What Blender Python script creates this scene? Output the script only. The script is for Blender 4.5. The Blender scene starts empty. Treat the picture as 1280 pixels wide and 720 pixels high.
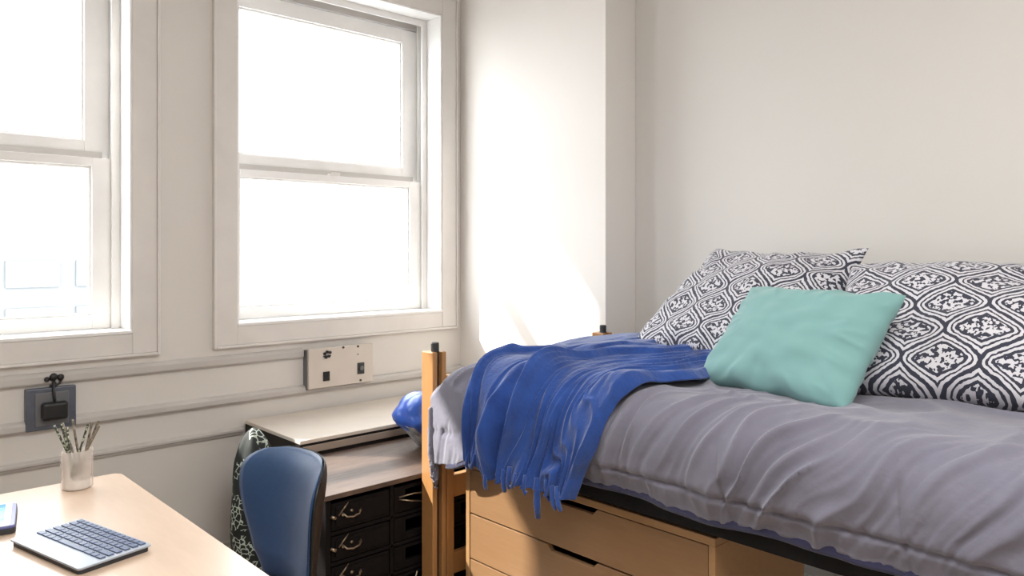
import bpy, bmesh, math, random
from mathutils import Vector, Matrix, noise
random.seed(7)
PI = math.pi
COL = bpy.context.scene.collection

# ------------------------------------------------------------------ node helpers
def new_mat(name):
    m = bpy.data.materials.new(name); m.use_nodes = True
    nt = m.node_tree; nt.nodes.clear()
    out = nt.nodes.new('ShaderNodeOutputMaterial')
    b = nt.nodes.new('ShaderNodeBsdfPrincipled')
    nt.links.new(b.outputs[0], out.inputs[0])
    return m, nt, b, out

def setv(nt, sock, v):
    if isinstance(v, bpy.types.NodeSocket): nt.links.new(v, sock)
    else: sock.default_value = v

def mth(nt, op, a, b=None, c=None):
    n = nt.nodes.new('ShaderNodeMath'); n.operation = op
    setv(nt, n.inputs[0], a)
    if b is not None: setv(nt, n.inputs[1], b)
    if c is not None: setv(nt, n.inputs[2], c)
    return n.outputs[0]

def rgb(r, g, b):
    f = lambda c: (c/255/12.92) if c/255 <= .04045 else ((c/255+.055)/1.055)**2.4
    return (f(r), f(g), f(b), 1)

def coords(nt, kind='Object', scale=(1,1,1)):
    t = nt.nodes.new('ShaderNodeTexCoord'); mp = nt.nodes.new('ShaderNodeMapping')
    mp.inputs['Scale'].default_value = scale
    nt.links.new(t.outputs[kind], mp.inputs[0])
    return mp.outputs[0]

def noise_fac(nt, vec, scale=5, detail=3, rough=.5):
    n = nt.nodes.new('ShaderNodeTexNoise')
    nt.links.new(vec, n.inputs['Vector'])
    n.inputs['Scale'].default_value = scale; n.inputs['Detail'].default_value = detail
    n.inputs['Roughness'].default_value = rough
    return n.outputs['Fac']

def mixc(nt, fac, a, b):
    n = nt.nodes.new('ShaderNodeMix'); n.data_type = 'RGBA'
    setv(nt, n.inputs['Factor'], fac); setv(nt, n.inputs['A'], a); setv(nt, n.inputs['B'], b)
    return n.outputs['Result']

def ramp(nt, fac, lo, hi):
    n = nt.nodes.new('ShaderNodeMapRange')
    nt.links.new(fac, n.inputs[0]); n.inputs[1].default_value = lo; n.inputs[2].default_value = hi
    return n.outputs[0]

def bump(nt, b, h, strength=.3, dist=.01):
    n = nt.nodes.new('ShaderNodeBump'); n.inputs['Strength'].default_value = strength
    n.inputs['Distance'].default_value = dist
    nt.links.new(h, n.inputs['Height']); nt.links.new(n.outputs[0], b.inputs['Normal'])

def plain(name, c, rough=.5, metal=0, c2=None, nscale=8, bumps=0, bscale=60, coat=0, spec=.5, sc=(1,1,1)):
    m, nt, b, o = new_mat(name)
    b.inputs['Roughness'].default_value = rough; b.inputs['Metallic'].default_value = metal
    b.inputs['Coat Weight'].default_value = coat
    b.inputs['Specular IOR Level'].default_value = spec
    v = coords(nt, 'Object', sc)
    f = noise_fac(nt, v, nscale, 4)
    c2 = c2 or tuple(x*.93 for x in c[:3])+(1,)
    nt.links.new(mixc(nt, ramp(nt, f, .3, .7), c, c2), b.inputs['Base Color'])
    if bumps: bump(nt, b, noise_fac(nt, v, bscale, 3), bumps, .004)
    return m

def wood(name, c, c2, scale=(1,1,1), rough=.4, coat=.15, nscale=6, bumps=.05):
    m, nt, b, o = new_mat(name)
    v = coords(nt, 'Object', scale)
    f = noise_fac(nt, v, nscale, 6, .6)
    f2 = noise_fac(nt, v, nscale*5, 3, .6)
    g = mth(nt, 'MULTIPLY_ADD', f2, .35, mth(nt, 'MULTIPLY', f, .65))
    nt.links.new(mixc(nt, ramp(nt, g, .35, .65), c, c2), b.inputs['Base Color'])
    b.inputs['Roughness'].default_value = rough; b.inputs['Coat Weight'].default_value = coat
    b.inputs['Coat Roughness'].default_value = .25
    if bumps: bump(nt, b, g, bumps, .003)
    return m

def cloth(name, c, c2, weave=700, rough=.85, sheen=.3, wr=.25, wscale=9):
    m, nt, b, o = new_mat(name)
    v = coords(nt, 'Object')
    f = noise_fac(nt, v, 14, 4)
    nt.links.new(mixc(nt, ramp(nt, f, .3, .7), c, c2), b.inputs['Base Color'])
    b.inputs['Roughness'].default_value = rough
    b.inputs['Sheen Weight'].default_value = sheen
    b.inputs['Specular IOR Level'].default_value = .25
    h = mth(nt, 'MULTIPLY_ADD', noise_fac(nt, v, weave, 2), .12, noise_fac(nt, v, wscale*6, 5, .55))
    bump(nt, b, h, wr, .006)
    return m

WALL_C = (0.65, 0.63, 0.60, 1)
M = {}
M['wall'] = plain('wall_paint', WALL_C, .6, bumps=.04, bscale=30, c2=(0.635, 0.615, 0.585, 1), nscale=2)
M['window_wall'] = plain('window_wall_paint', (0.64,.61,.575,1), .5, bumps=.05, bscale=40, c2=(.62,.59,.555,1), nscale=2)
M['column'] = plain('column_paint', (0.72,.69,.66,1), .6, bumps=.03, bscale=30, c2=(.71,.68,.65,1), nscale=2)
M['trim'] = plain('trim_paint', (0.68, 0.65, .62, 1), .35, bumps=.03, bscale=25)
M['sash'] = plain('sash_paint', (0.80, 0.79, .78, 1), .3, bumps=.03, bscale=25)
M['ceiling'] = plain('ceiling_paint', (0.84,.83,.81,1), .8)
M['far_wall'] = plain('far_wall_paint', (0.80,.78,.75,1), .7)
M['floor'] = wood('floor_wood', (.42,.33,.25,1), (.36,.28,.21,1), (1,12,1), .35, .3)
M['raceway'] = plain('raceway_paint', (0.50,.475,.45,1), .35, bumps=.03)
M['box_beige'] = plain('box_beige', (0.60,.54,.48,1), .4)
M['box_grey'] = plain('box_grey', (.15,.155,.165,1), .45, .3)
M['outlet_grey'] = plain('outlet_grey', (.12,.135,.165,1), .4, .3, c2=(.09,.10,.13,1), nscale=20)
M['black'] = plain('black_plastic', (.008,.008,.009,1), .45)
M['charcoal'] = plain('charcoal', (.025,.026,.03,1), .5)
M['rail_black'] = plain('rail_black', (.006,.006,.007,1), .6, spec=.2)
M['steel'] = plain('steel', (.45,.44,.43,1), .35, .9)
M['oak'] = wood('bed_oak', (.40,.20,.075,1), (.34,.165,.058,1), (6,6,.6), .4, .2)
M['maple'] = wood('dresser_maple', (.25,.14,.068,1), (.22,.12,.056,1), (.7,6,6), .42, .15, nscale=4)
M['maple_edge'] = wood('dresser_maple_edge', (.36,.205,.095,1), (.32,.18,.08,1), (1,6,6), .4, .15)
M['maple_in'] = plain('drawer_inside', (.10,.055,.03,1), .7)
M['desk'] = wood('desk_laminate', (.66,.50,.38,1), (.60,.45,.34,1), (.8,5,5), .30, .35, nscale=3, bumps=.02)
M['walnut'] = wood('dark_walnut_top', (.125,.080,.058,1), (.05,.032,.024,1), (14,1.2,1), .5, .05, nscale=5, bumps=.15)
M['ebony'] = wood('ebony_chest', (.009,.007,.007,1), (.005,.0045,.0045,1), (2,6,6), .6, 0)
M['ebony'].node_tree.nodes['Principled BSDF'].inputs['Specular IOR Level'].default_value = .12
M['ledge_dark'] = plain('cabinet_dark_side', (.016,.013,.012,1), .6, spec=.2)
M['ledge_top'] = plain('cabinet_cream_top', (.60,.54,.475,1), .4)
M['ledge_band'] = plain('cabinet_tan_band', (.30,.245,.20,1), .5)
M['brass'] = plain('aged_brass', (.42,.33,.24,1), .35, .9, c2=(.2,.15,.1,1), nscale=80)
M['chair'] = plain('chair_fabric', (.012,.052,.145,1), .5, c2=(.010,.045,.128,1), nscale=60, bumps=.12, bscale=500, spec=.4)
M['chair'].node_tree.nodes['Principled BSDF'].inputs['Sheen Weight'].default_value = .15
M['comforter'] = cloth('comforter_cloth', (.166,.162,.208,1), (.147,.143,.187,1), wr=.4, wscale=6)
M['lining'] = cloth('comforter_lining', (.028,.028,.075,1), (.024,.024,.065,1))
M['mattress'] = cloth('mattress_cloth', (.04,.045,.09,1), (.03,.035,.07,1))
M['throw'] = cloth('throw_knit', (.018,.064,.27,1), (.012,.042,.19,1), weave=260, wr=.5, wscale=10, sheen=.35)
M['teal'] = cloth('teal_cotton', (.175,.335,.330,1), (.165,.32,.315,1), wr=.12, wscale=3, sheen=.2)
M['bag_blue'] = plain('bag_blue', (.03,.12,.56,1), .3, c2=(.02,.08,.45,1), nscale=6, bumps=.5, bscale=22)
M['bag_clear'] = plain('bag_silver', (.62,.66,.70,1), .25, .2, c2=(.20,.22,.26,1), nscale=24, bumps=.6, bscale=40)
M['key_silver'] = plain('keyboard_silver', (.36,.40,.46,1), .4, .1)
M['key_blue'] = plain('keyboard_keys', (.085,.12,.22,1), .4)
M['tablet_case'] = plain('tablet_case', (.13,.14,.34,1), .35)
M['white'] = plain('white_plastic', (.8,.8,.78,1), .3)

# cup: frosted clear plastic
m, nt, b, out = new_mat('frosted_cup')
b.inputs['Base Color'].default_value = (.86,.82,.78,1); b.inputs['Roughness'].default_value = .15
tr = nt.nodes.new('ShaderNodeBsdfTransparent'); tr.inputs[0].default_value = (.95,.92,.90,1)
tl = nt.nodes.new('ShaderNodeBsdfTranslucent'); tl.inputs[0].default_value = (.9,.86,.82,1)
m1 = nt.nodes.new('ShaderNodeMixShader'); m1.inputs[0].default_value = .5
nt.links.new(b.outputs[0], m1.inputs[1]); nt.links.new(tl.outputs[0], m1.inputs[2])
m2 = nt.nodes.new('ShaderNodeMixShader'); m2.inputs[0].default_value = .72
nt.links.new(m1.outputs[0], m2.inputs[1]); nt.links.new(tr.outputs[0], m2.inputs[2])
nt.links.new(m2.outputs[0], out.inputs[0]); M['cup'] = m

# window glass
m, nt, b, out = new_mat('window_glass')
tr = nt.nodes.new('ShaderNodeBsdfTransparent'); tr.inputs[0].default_value = (.97,.98,.98,1)
gl = nt.nodes.new('ShaderNodeBsdfGlossy'); gl.inputs['Roughness'].default_value = .02
mx = nt.nodes.new('ShaderNodeMixShader')
mx.inputs[0].default_value = .05; nt.links.new(tr.outputs[0], mx.inputs[1]); nt.links.new(gl.outputs[0], mx.inputs[2])
nt.links.new(mx.outputs[0], out.inputs[0]); M['glass'] = m

# tablet screen
m, nt, b, out = new_mat('tablet_screen')
v = coords(nt, 'Object')
f = noise_fac(nt, v, 28, 3)
nt.links.new(mixc(nt, ramp(nt, f, .4, .6), (.10,.30,.62,1), (.28,.55,.85,1)), b.inputs['Base Color'])
b.inputs['Roughness'].default_value = .12
nt.links.new(mixc(nt, ramp(nt, f, .4, .6), (.05,.2,.5,1), (.2,.45,.8,1)), b.inputs['Emission Color'])
b.inputs['Emission Strength'].default_value = .25
M['screen'] = m

# pencils
m, nt, b, out = new_mat('patterned_pencil')
v = coords(nt, 'Object')
f = noise_fac(nt, v, 130, 2)
nt.links.new(mixc(nt, ramp(nt, f, .52, .58), (.035,.04,.025,1), (.50,.55,.42,1)), b.inputs['Base Color'])
b.inputs['Roughness'].default_value = .4; M['pencil'] = m
M['pencil_pale'] = plain('pale_pencil', (.34,.29,.22,1), .4, c2=(.06,.05,.035,1), nscale=90)

# black and white leafy fabric
m, nt, b, out = new_mat('leafy_black_fabric')
v = coords(nt, 'Object')
vo = nt.nodes.new('ShaderNodeTexVoronoi'); vo.feature = 'DISTANCE_TO_EDGE'; vo.inputs['Scale'].default_value = 42
nv = nt.nodes.new('ShaderNodeTexNoise'); nt.links.new(v, nv.inputs['Vector']); nv.inputs['Scale'].default_value = 18
va = nt.nodes.new('ShaderNodeVectorMath'); va.operation = 'MULTIPLY_ADD'
nt.links.new(nv.outputs['Color'], va.inputs[0]); va.inputs[1].default_value = (.05,.05,.05); nt.links.new(v, va.inputs[2])
nt.links.new(va.outputs[0], vo.inputs['Vector'])
e = mth(nt, 'LESS_THAN', vo.outputs['Distance'], .07)
g = mth(nt, 'GREATER_THAN', noise_fac(nt, v, 12, 2), .5)
fc = mth(nt, 'MULTIPLY', e, g)
nt.links.new(mixc(nt, fc, (.006,.010,.009,1), (.42,.48,.42,1)), b.inputs['Base Color'])
b.inputs['Roughness'].default_value = .7; M['leafy'] = m

# ogee damask pillow pattern (UV in metres)
m, nt, b, out = new_mat('ogee_damask')
tc = nt.nodes.new('ShaderNodeTexCoord'); sp = nt.nodes.new('ShaderNodeSeparateXYZ')
nd = nt.nodes.new('ShaderNodeTexNoise'); nd.inputs['Scale'].default_value = 55; nd.inputs['Detail'].default_value = 2
nt.links.new(tc.outputs['UV'], nd.inputs['Vector'])
va = nt.nodes.new('ShaderNodeVectorMath'); va.operation = 'MULTIPLY_ADD'
sb = nt.nodes.new('ShaderNodeVectorMath'); sb.operation = 'SUBTRACT'
nt.links.new(nd.outputs['Color'], sb.inputs[0]); sb.inputs[1].default_value = (.5,.5,.5)
nt.links.new(sb.outputs[0], va.inputs[0]); va.inputs[1].default_value = (.010,.010,0); nt.links.new(tc.outputs['UV'], va.inputs[2])
nt.links.new(va.outputs[0], sp.inputs[0])
PU, PV = .185, .20
U = mth(nt, 'DIVIDE', sp.outputs[0], PU); V = mth(nt, 'DIVIDE', sp.outputs[1], PV)
fu = mth(nt, 'ABSOLUTE', mth(nt, 'SUBTRACT', mth(nt, 'FRACT', mth(nt, 'ADD', U, 100.5)), .5))
cv = mth(nt, 'COSINE', mth(nt, 'MULTIPLY', V, 2*PI))
xb = mth(nt, 'MULTIPLY_ADD', cv, .25, .25)
q = mth(nt, 'SUBTRACT', fu, xb)
sl = mth(nt, 'MULTIPLY', mth(nt, 'SINE', mth(nt, 'MULTIPLY', V, 2*PI)), 1.5*PU/PV)
nrm = mth(nt, 'SQRT', mth(nt, 'MULTIPLY_ADD', sl, sl, 1.0))
s = mth(nt, 'DIVIDE', mth(nt, 'ABSOLUTE', q), nrm)
def band(c, w): return mth(nt, 'LESS_THAN', mth(nt, 'ABSOLUTE', mth(nt, 'SUBTRACT', s, c)), w)
b1 = band(.048, .021); b2 = band(.118, .020)
# inner medallion: distance from nearest cell centre, blobby
ins = mth(nt, 'GREATER_THAN', s, .185)
pet = nt.nodes.new('ShaderNodeTexNoise'); pet.inputs['Scale'].default_value = 75; pet.inputs['Detail'].default_value = 1.5
nt.links.new(tc.outputs['UV'], pet.inputs['Vector'])
blob = mth(nt, 'GREATER_THAN', pet.outputs['Fac'], .49)
med = mth(nt, 'MULTIPLY', ins, blob)
w = mth(nt, 'MAXIMUM', mth(nt, 'MAXIMUM', b1, b2), med)
nt.links.new(mixc(nt, w, (.020,.022,.042,1), (.55,.54,.58,1)), b.inputs['Base Color'])
b.inputs['Roughness'].default_value = .8; b.inputs['Sheen Weight'].default_value = .2
bump(nt, b, w, .25, .002)
M['ogee'] = m

# ------------------------------------------------------------------ mesh helpers
def finish(name, bm, mat, parent=None, smooth=False, bevel=0, seg=2, loc=None):
    """bm holds world coordinates; the object's origin is put at loc / the parent's frame"""
    me = bpy.data.meshes.new(name)
    if parent is not None:
        P = world_loc(parent)
        bmesh.ops.translate(bm, verts=bm.verts, vec=-P)
    elif loc is not None:
        bmesh.ops.translate(bm, verts=bm.verts, vec=-Vector(loc))
    bmesh.ops.recalc_face_normals(bm, faces=bm.faces)
    bm.to_mesh(me); bm.free()
    mats = mat if isinstance(mat, (list, tuple)) else [mat]
    for x in mats: me.materials.append(M[x] if isinstance(x, str) else x)
    o = bpy.data.objects.new(name, me); COL.objects.link(o)
    if parent is not None: o.parent = parent
    elif loc is not None: o.location = loc
    if smooth:
        for p in me.polygons: p.use_smooth = True
    if bevel:
        md = o.modifiers.new('bevel', 'BEVEL'); md.width = bevel; md.segments = seg
        md.limit_method = 'ANGLE'; md.angle_limit = math.radians(40); md.harden_normals = False
    return o

def world_loc(o):
    v = Vector(o.location)
    while o.parent is not None:
        o = o.parent; v = v + Vector(o.location)
    return v

def empty(name, loc, label=None, cat=None, group=None, kind=None):
    o = bpy.data.objects.new(name, None); COL.objects.link(o); o.location = loc
    o.empty_display_size = .05
    tag(o, label, cat, group, kind)
    return o

def tag(o, label=None, cat=None, group=None, kind=None):
    if label: o['label'] = label
    if cat: o['category'] = cat
    if group: o['group'] = group
    if kind: o['kind'] = kind
    return o

def box(bm, x0, x1, y0, y1, z0, z1, mi=0):
    vs = [bm.verts.new(p) for p in [(x0,y0,z0),(x1,y0,z0),(x1,y1,z0),(x0,y1,z0),(x0,y0,z1),(x1,y0,z1),(x1,y1,z1),(x0,y1,z1)]]
    for f in [(0,3,2,1),(4,5,6,7),(0,1,5,4),(1,2,6,5),(2,3,7,6),(3,0,4,7)]:
        fc = bm.faces.new([vs[i] for i in f]); fc.material_index = mi
    return vs

def boxes(*bs):
    bm = bmesh.new()
    for b in bs: box(bm, *b)
    return bm

def prism(bm, pts, d, mi=0):
    """pts: closed 3D polygon, extruded by vector d"""
    d = Vector(d)
    a = [bm.verts.new(p) for p in pts]; c = [bm.verts.new(Vector(p)+d) for p in pts]
    n = len(pts)
    fs = [bm.faces.new(a), bm.faces.new(c[::-1])]
    for i in range(n):
        fs.append(bm.faces.new([a[i], a[(i+1)%n], c[(i+1)%n], c[i]]))
    for f in fs: f.material_index = mi

def tube(bm, pts, r, n=8, cap=True):
    pts = [Vector(p) for p in pts]
    rr = r if isinstance(r, (list, tuple)) else [r]*len(pts)
    rings = []
    ref = None
    for i, p in enumerate(pts):
        t = (pts[min(i+1, len(pts)-1)]-pts[max(i-1, 0)]).normalized()
        if ref is None:
            ref = Vector((0,0,1)) if abs(t.z) < .9 else Vector((1,0,0))
        a = t.cross(ref).normalized(); b_ = a.cross(t).normalized(); ref = b_
        rings.append([bm.verts.new(p+(a*math.cos(2*PI*k/n)+b_*math.sin(2*PI*k/n))*rr[i]) for k in range(n)])
    for i in range(len(rings)-1):
        for k in range(n):
            bm.faces.new([rings[i][k], rings[i][(k+1)%n], rings[i+1][(k+1)%n], rings[i+1][k]])
    if cap:
        bm.faces.new(rings[0]); bm.faces.new(rings[-1][::-1])

def lathe(bm, prof, c, n=32, cap=True):
    rings = []
    for r, z in prof:
        rings.append([bm.verts.new((c[0]+r*math.cos(2*PI*k/n), c[1]+r*math.sin(2*PI*k/n), c[2]+z)) for k in range(n)])
    for i in range(len(rings)-1):
        for k in range(n):
            bm.faces.new([rings[i][k], rings[i][(k+1)%n], rings[i+1][(k+1)%n], rings[i+1][k]])
    if cap:
        bm.faces.new(rings[0]); bm.faces.new(rings[-1][::-1])

def grid_mesh(bm, P, closed=False):
    """P[i][j] positions"""
    V_ = [[bm.verts.new(p) for p in row] for row in P]
    for i in range(len(V_)-1):
        for j in range(len(V_[0])-1):
            bm.faces.new([V_[i][j], V_[i+1][j], V_[i+1][j+1], V_[i][j+1]])
    return V_

def sm(a, b, x):
    t = max(0, min(1, (x-a)/(b-a))); return t*t*(3-2*t)

# ------------------------------------------------------------------ room
WX = -3.43            # window wall inner face
YB = 3.03             # back wall
YC = 2.80             # column face
XC = -2.34            # column right side
XR, YN, ZC = 1.6, -2.4, 3.15
WINS = [(1.470, 2.655), (-.165, 1.020)]
ZW0, ZW1 = 1.105, 2.78
XO = -3.72

bm = boxes((XO, WX, YN, YB+.2, 0, ZW0), (XO, WX, YN, YB+.2, ZW1, ZC))
ys = [YN] + [v for w_ in sorted(WINS) for v in w_] + [YB+.2]
for i in range(0, len(ys), 2): box(bm, XO, WX, ys[i], ys[i+1], ZW0, ZW1)
tag(finish('wall_left', bm, 'window_wall'), kind='structure')
tag(finish('wall_back', boxes((WX, XR+.2, YB, YB+.2, 0, ZC)), 'wall'), kind='structure')
tag(finish('wall_corner', boxes((WX, XC, YC, YB, 0, ZC)), 'column', bevel=.004), kind='structure')
tag(finish('wall_right', boxes((XR, XR+.2, YN-.2, YB, 0, ZC)), 'far_wall'), kind='structure')
tag(finish('wall_front', boxes((XO, XR, YN-.2, YN, 0, ZC)), 'far_wall'), kind='structure')
tag(finish('floor', boxes((XO, XR+.2, YN-.2, YB+.2, -.2, 0)), 'floor'), kind='structure')
tag(finish('ceiling', boxes((XO, XR+.2, YN-.2, YB+.2, ZC, ZC+.2)), 'ceiling'), kind='structure')
tag(finish('baseboard_left', boxes((WX, WX+.018, YN, YC, 0, .10), (WX, WX+.012, YN, YC, .10, .125)), 'trim', bevel=.004), kind='structure')
tag(finish('baseboard_back', boxes((XC, XR, YB-.018, YB, 0, .12)), 'trim', bevel=.004), kind='structure')

def profile_strip(name, prof, y0, y1, mat):
    """prof = list of (out from wall, z)"""
    bm = bmesh.new()
    prism(bm, [(WX+a, y0, z) for a, z in prof], (0, y1-y0, 0))
    o = finish(name, bm, mat, bevel=.002); tag(o, kind='structure'); return o
profile_strip('trim_1', [(0,.925),(.018,.928),(.022,.935),(.022,.958),(.016,.966),(.010,.972),(0,.974)], YN, 1.80, 'raceway')
profile_strip('trim_2', [(0,.748),(.020,.750),(.026,.758),(.026,.778),(.018,.786),(.008,.790),(0,.792)], YN, YC, 'raceway')
profile_strip('trim_3', [(0,.600),(.010,.602),(.014,.612),(.022,.618),(.022,.628),(.010,.634),(0,.636)], YN, 1.498, 'raceway')

def make_window(idx, y0, y1):
    root = empty('window_%d' % idx, (WX, y0, ZW0), kind='structure')
    cw = .098
    # casing: flat boards with back band
    bm = bmesh.new()
    x0, x1 = WX, WX+.018
    box(bm, x0, x1, y0-cw, y0, ZW0-.088, ZW1+cw); box(bm, x0, x1, y1, y1+cw, ZW0-.088, ZW1+cw)
    box(bm, x0, x1, y0, y1, ZW1, ZW1+cw); box(bm, x0, x1, y0, y1, ZW0-.088, ZW0-.004)
    t = .012
    box(bm, x0, x1+.008, y0-cw-t, y0-cw, ZW0-.1, ZW1+cw+t); box(bm, x0, x1+.008, y1+cw, y1+cw+t, ZW0-.1, ZW1+cw+t)
    box(bm, x0, x1+.008, y0-cw, y1+cw, ZW1+cw, ZW1+cw+t); box(bm, x0, x1+.008, y0-cw, y1+cw, ZW0-.1, ZW0-.088)
    finish('casing', bm, 'trim', root, bevel=.003)
    # lining of the opening
    bm = boxes((XO, WX+.014, y0, y0+.010, ZW0+.012, ZW1), (XO, WX+.014, y1-.010, y1, ZW0+.012, ZW1),
               (XO, WX+.014, y0+.010, y1-.010, ZW1-.010, ZW1))
    finish('jamb', bm, 'sash', root, bevel=.002)
    finish('window_sill', boxes((XO, WX+.022, y0, y1, ZW0-.004, ZW0+.012)), 'sash', root, bevel=.004)
    # tracks beside the sashes
    bm = bmesh.new()
    for ya, s_ in ((y0+.010, 1), (y1-.010, -1)):
        for xa, xb, w_ in ((-3.556,-3.544,.034), (-3.612,-3.604,.024), (-3.672,-3.660,.024), (-3.700,-3.672,.05)):
            a, c = ya, ya+s_*w_
            box(bm, xa, xb, min(a,c), max(a,c), ZW0+.012, ZW1-.010)
    box(bm, -3.556, -3.544, y0+.044, y1-.044, ZW1-.045, ZW1-.010)
    finish('track', bm, 'sash', root, bevel=.0015)
    # head pocket (grey, in shade)
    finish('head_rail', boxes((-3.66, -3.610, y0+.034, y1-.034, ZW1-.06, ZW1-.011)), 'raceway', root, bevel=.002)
    ya, yb = y0+.016, y1-.016
    def sash(name, xa, xb, z0, z1, st, st2, rb, rt):
        bm = bmesh.new()
        box(bm, xa, xb, ya, ya+st, z0, z1); box(bm, xa, xb, yb-st2, yb, z0, z1)
        box(bm, xa, xb, ya+st, yb-st2, z0, z0+rb); box(bm, xa, xb, ya+st, yb-st2, z1-rt, z1)
        # glazing bead
        q0, q1 = ya+st, yb-st2; e = .010
        xm0, xm1 = xa+.010, xb-.014
        box(bm, xm0, xm1, q0, q0+e, z0+rb, z1-rt); box(bm, xm0, xm1, q1-e, q1, z0+rb, z1-rt)
        box(bm, xm0, xm1, q0+e, q1-e, z0+rb, z0+rb+e); box(bm, xm0, xm1, q0+e, q1-e, z1-rt-e, z1-rt)
        s_ = finish(name, bm, 'sash', root, bevel=.002)
        xm = (xa+xb)/2
        finish('pane', boxes((xm-.002, xm+.002, q0+.002, q1-.002, z0+rb+.002, z1-rt-.002)), 'glass', s_)
        return s_
    lo = sash('lower_sash', -3.602, -3.560, ZW0+.014, 1.842, .060, .100, .055, .036)
    up = sash('upper_sash', -3.658, -3.616, 1.832, 2.715, .060, .115, .090, .075)
    finish('rail_shade_strip', boxes((-3.615, -3.606, ya+.05, yb-.05, 1.835, 1.872)), 'raceway', up)  # grey strip standing for the shade low on the upper sash's bottom rail
    # lock on the meeting rail
    ym = (y0+y1)/2
    finish('sash_lock', boxes((-3.595,-3.567, ym-.03, ym+.03, 1.843, 1.852), (-3.59,-3.572, ym-.008, ym+.035, 1.852, 1.862)), 'trim', lo, bevel=.002)
for i, (a, c) in enumerate(WINS): make_window(i+1, a, c)

# ------------------------------------------------------------------ wall fittings
r = empty('socket_box', (WX, 1.99, .77), 'beige metal surface box with black sockets under the right window', 'socket box')
finish('cover', boxes((WX+.036, WX+.050, 1.810, 2.174, .772, .968)), 'box_beige', r, bevel=.003)
finish('box_body', boxes((WX, WX+.036, 1.806, 2.170, .768, .962)), 'box_grey', r, bevel=.002)
XF = WX+.050
def socket_mesh(y, z, w_=.036, h=.046):
    bm = boxes((XF, XF+.004, y-w_/2, y+w_/2, z-h/2, z+h/2))
    box(bm, XF+.004, XF+.006, y-w_*.32, y-w_*.12, z-h*.1, z+h*.3)
    box(bm, XF+.004, XF+.006, y+w_*.12, y+w_*.32, z-h*.1, z+h*.3)
    tube(bm, [(XF+.004, y, z-h*.28), (XF+.006, y, z-h*.28)], .005, 8)
    return bm
finish('socket', socket_mesh(1.905, .828), 'black', r, bevel=.001)
bm = boxes((XF, XF+.003, 1.888, 1.930, .925, .931))
for yy, zz in ((1.895,.940),(1.908,.948),(1.902,.922),(1.918,.926),(1.924,.944)):
    tube(bm, [(XF, yy, zz), (XF+.008, yy, zz)], .0075, 8)
finish('clamp', bm, 'black', r)
bm = boxes((XF, XF+.004, 2.082, 2.122, .818, .876))
o = finish('switch_plate', bm, 'charcoal', r, bevel=.002)
bm = bmesh.new(); tube(bm, [(XF+.004, 2.104, .849), (XF+.009, 2.104, .849)], .012, 16)
finish('switch_knob', bm, 'box_grey', o)
for yy, zz in ((2.00,.962),(2.085,.960),(2.10,.786),(2.085,.920)):
    bm = bmesh.new(); tube(bm, [(XF, yy, zz), (XF+.004, yy, zz)], .006 if zz != .92 else .003, 8)
    finish('screw', bm, 'charcoal', r)

r = empty('outlet_plate', (WX, .72, .754), 'dark grey metal outlet plate between the two wall raceways at left', 'outlet')
finish('plate', boxes((WX, WX+.030, .634, .807, .752, .915)), 'outlet_grey', r, bevel=.004)
finish('inner_plate', boxes((WX+.030, WX+.036, .664, .780, .768, .898)), 'box_grey', r, bevel=.003)
r = empty('power_plug', (WX+.036, .73, .80), 'black power adapter plugged into the dark grey outlet plate', 'plug')
finish('adapter_body', boxes((WX+.036, WX+.072, .682, .772, .792, .862)), 'black', r, bevel=.012, seg=3)
bm = bmesh.new(); tube(bm, [(WX+.055,.727,.860),(WX+.05,.727,.885),(WX+.042,.725,.905),(WX+.036,.727,.925),(WX+.034,.728,.942)], .0055, 8)
finish('cord', bm, 'black', r, smooth=True)
r = empty('cord_knot', (WX+.022,.73,.93), 'small black knotted clip on the upper raceway above the plug', 'clip')
bm = bmesh.new()
for yy, zz, rr in ((.705,.948,.010),(.728,.955,.015),(.752,.952,.013),(.730,.928,.009)):
    bmesh.ops.create_uvsphere(bm, u_segments=12, v_segments=8, radius=rr, matrix=Matrix.Translation((WX+.03, yy, zz)) @ Matrix.Diagonal((.7,1,1,1)))
finish('clip_body', bm, 'black', r, smooth=True)
bm = bmesh.new(); tube(bm, [(WX+.034,.712,.924),(WX+.038,.730,.920),(WX+.034,.748,.930),(WX+.030,.756,.945)], .004, 6)
finish('wire_loop', bm, 'black', r, smooth=True)

# ------------------------------------------------------------------ cream-topped cabinet along the wall and dark chest before it
LX = -2.872
r = empty('wall_cabinet', (-3.15, 2.15, 0), 'dark-sided low cabinet with cream top running under the right window', 'cabinet')
finish('cabinet_body', boxes((WX+.026, LX-.006, 1.502, YC-.002, .0, .652)), 'ledge_dark', r, bevel=.003)
finish('cabinet_top', boxes((WX+.027, LX, 1.500, YC-.002, .652, .668)), 'ledge_top', r, bevel=.003)
finish('moulding', boxes((LX-.006, LX+.004, 1.510, YC-.002, .612, .642)), 'ledge_band', r, bevel=.003)
DX0, DX1, DY0, DY1, DZ = -2.862, -2.372, 1.335, 2.70, .600
r = empty('dark_chest', ((DX0+DX1)/2, (DY0+DY1)/2, 0), 'old near-black chest of small drawers with worn brown top behind the chair', 'chest of drawers')
finish('chest_top', boxes((DX0, DX1+.012, DY0-.01, DY1, DZ-.018, DZ)), 'walnut', r, bevel=.002)
bm = bmesh.new()
box(bm, DX0, DX1, DY0, DY0+.02, 0, DZ-.018); box(bm, DX0, DX1, DY1-.02, DY1, 0, DZ-.018)
box(bm, DX0, DX0+.02, DY0+.02, DY1-.02, 0, DZ-.018); box(bm, DX0+.02, DX1, DY0+.02, DY1-.02, 0, .03)
YMS = [1.61, 1.88, 2.15, 2.42]
for YM in YMS: box(bm, DX0+.02, DX1, YM-.008, YM+.008, .03, DZ-.018)
rows = [.03, .137, .244, .351, .458, .575]
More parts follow.
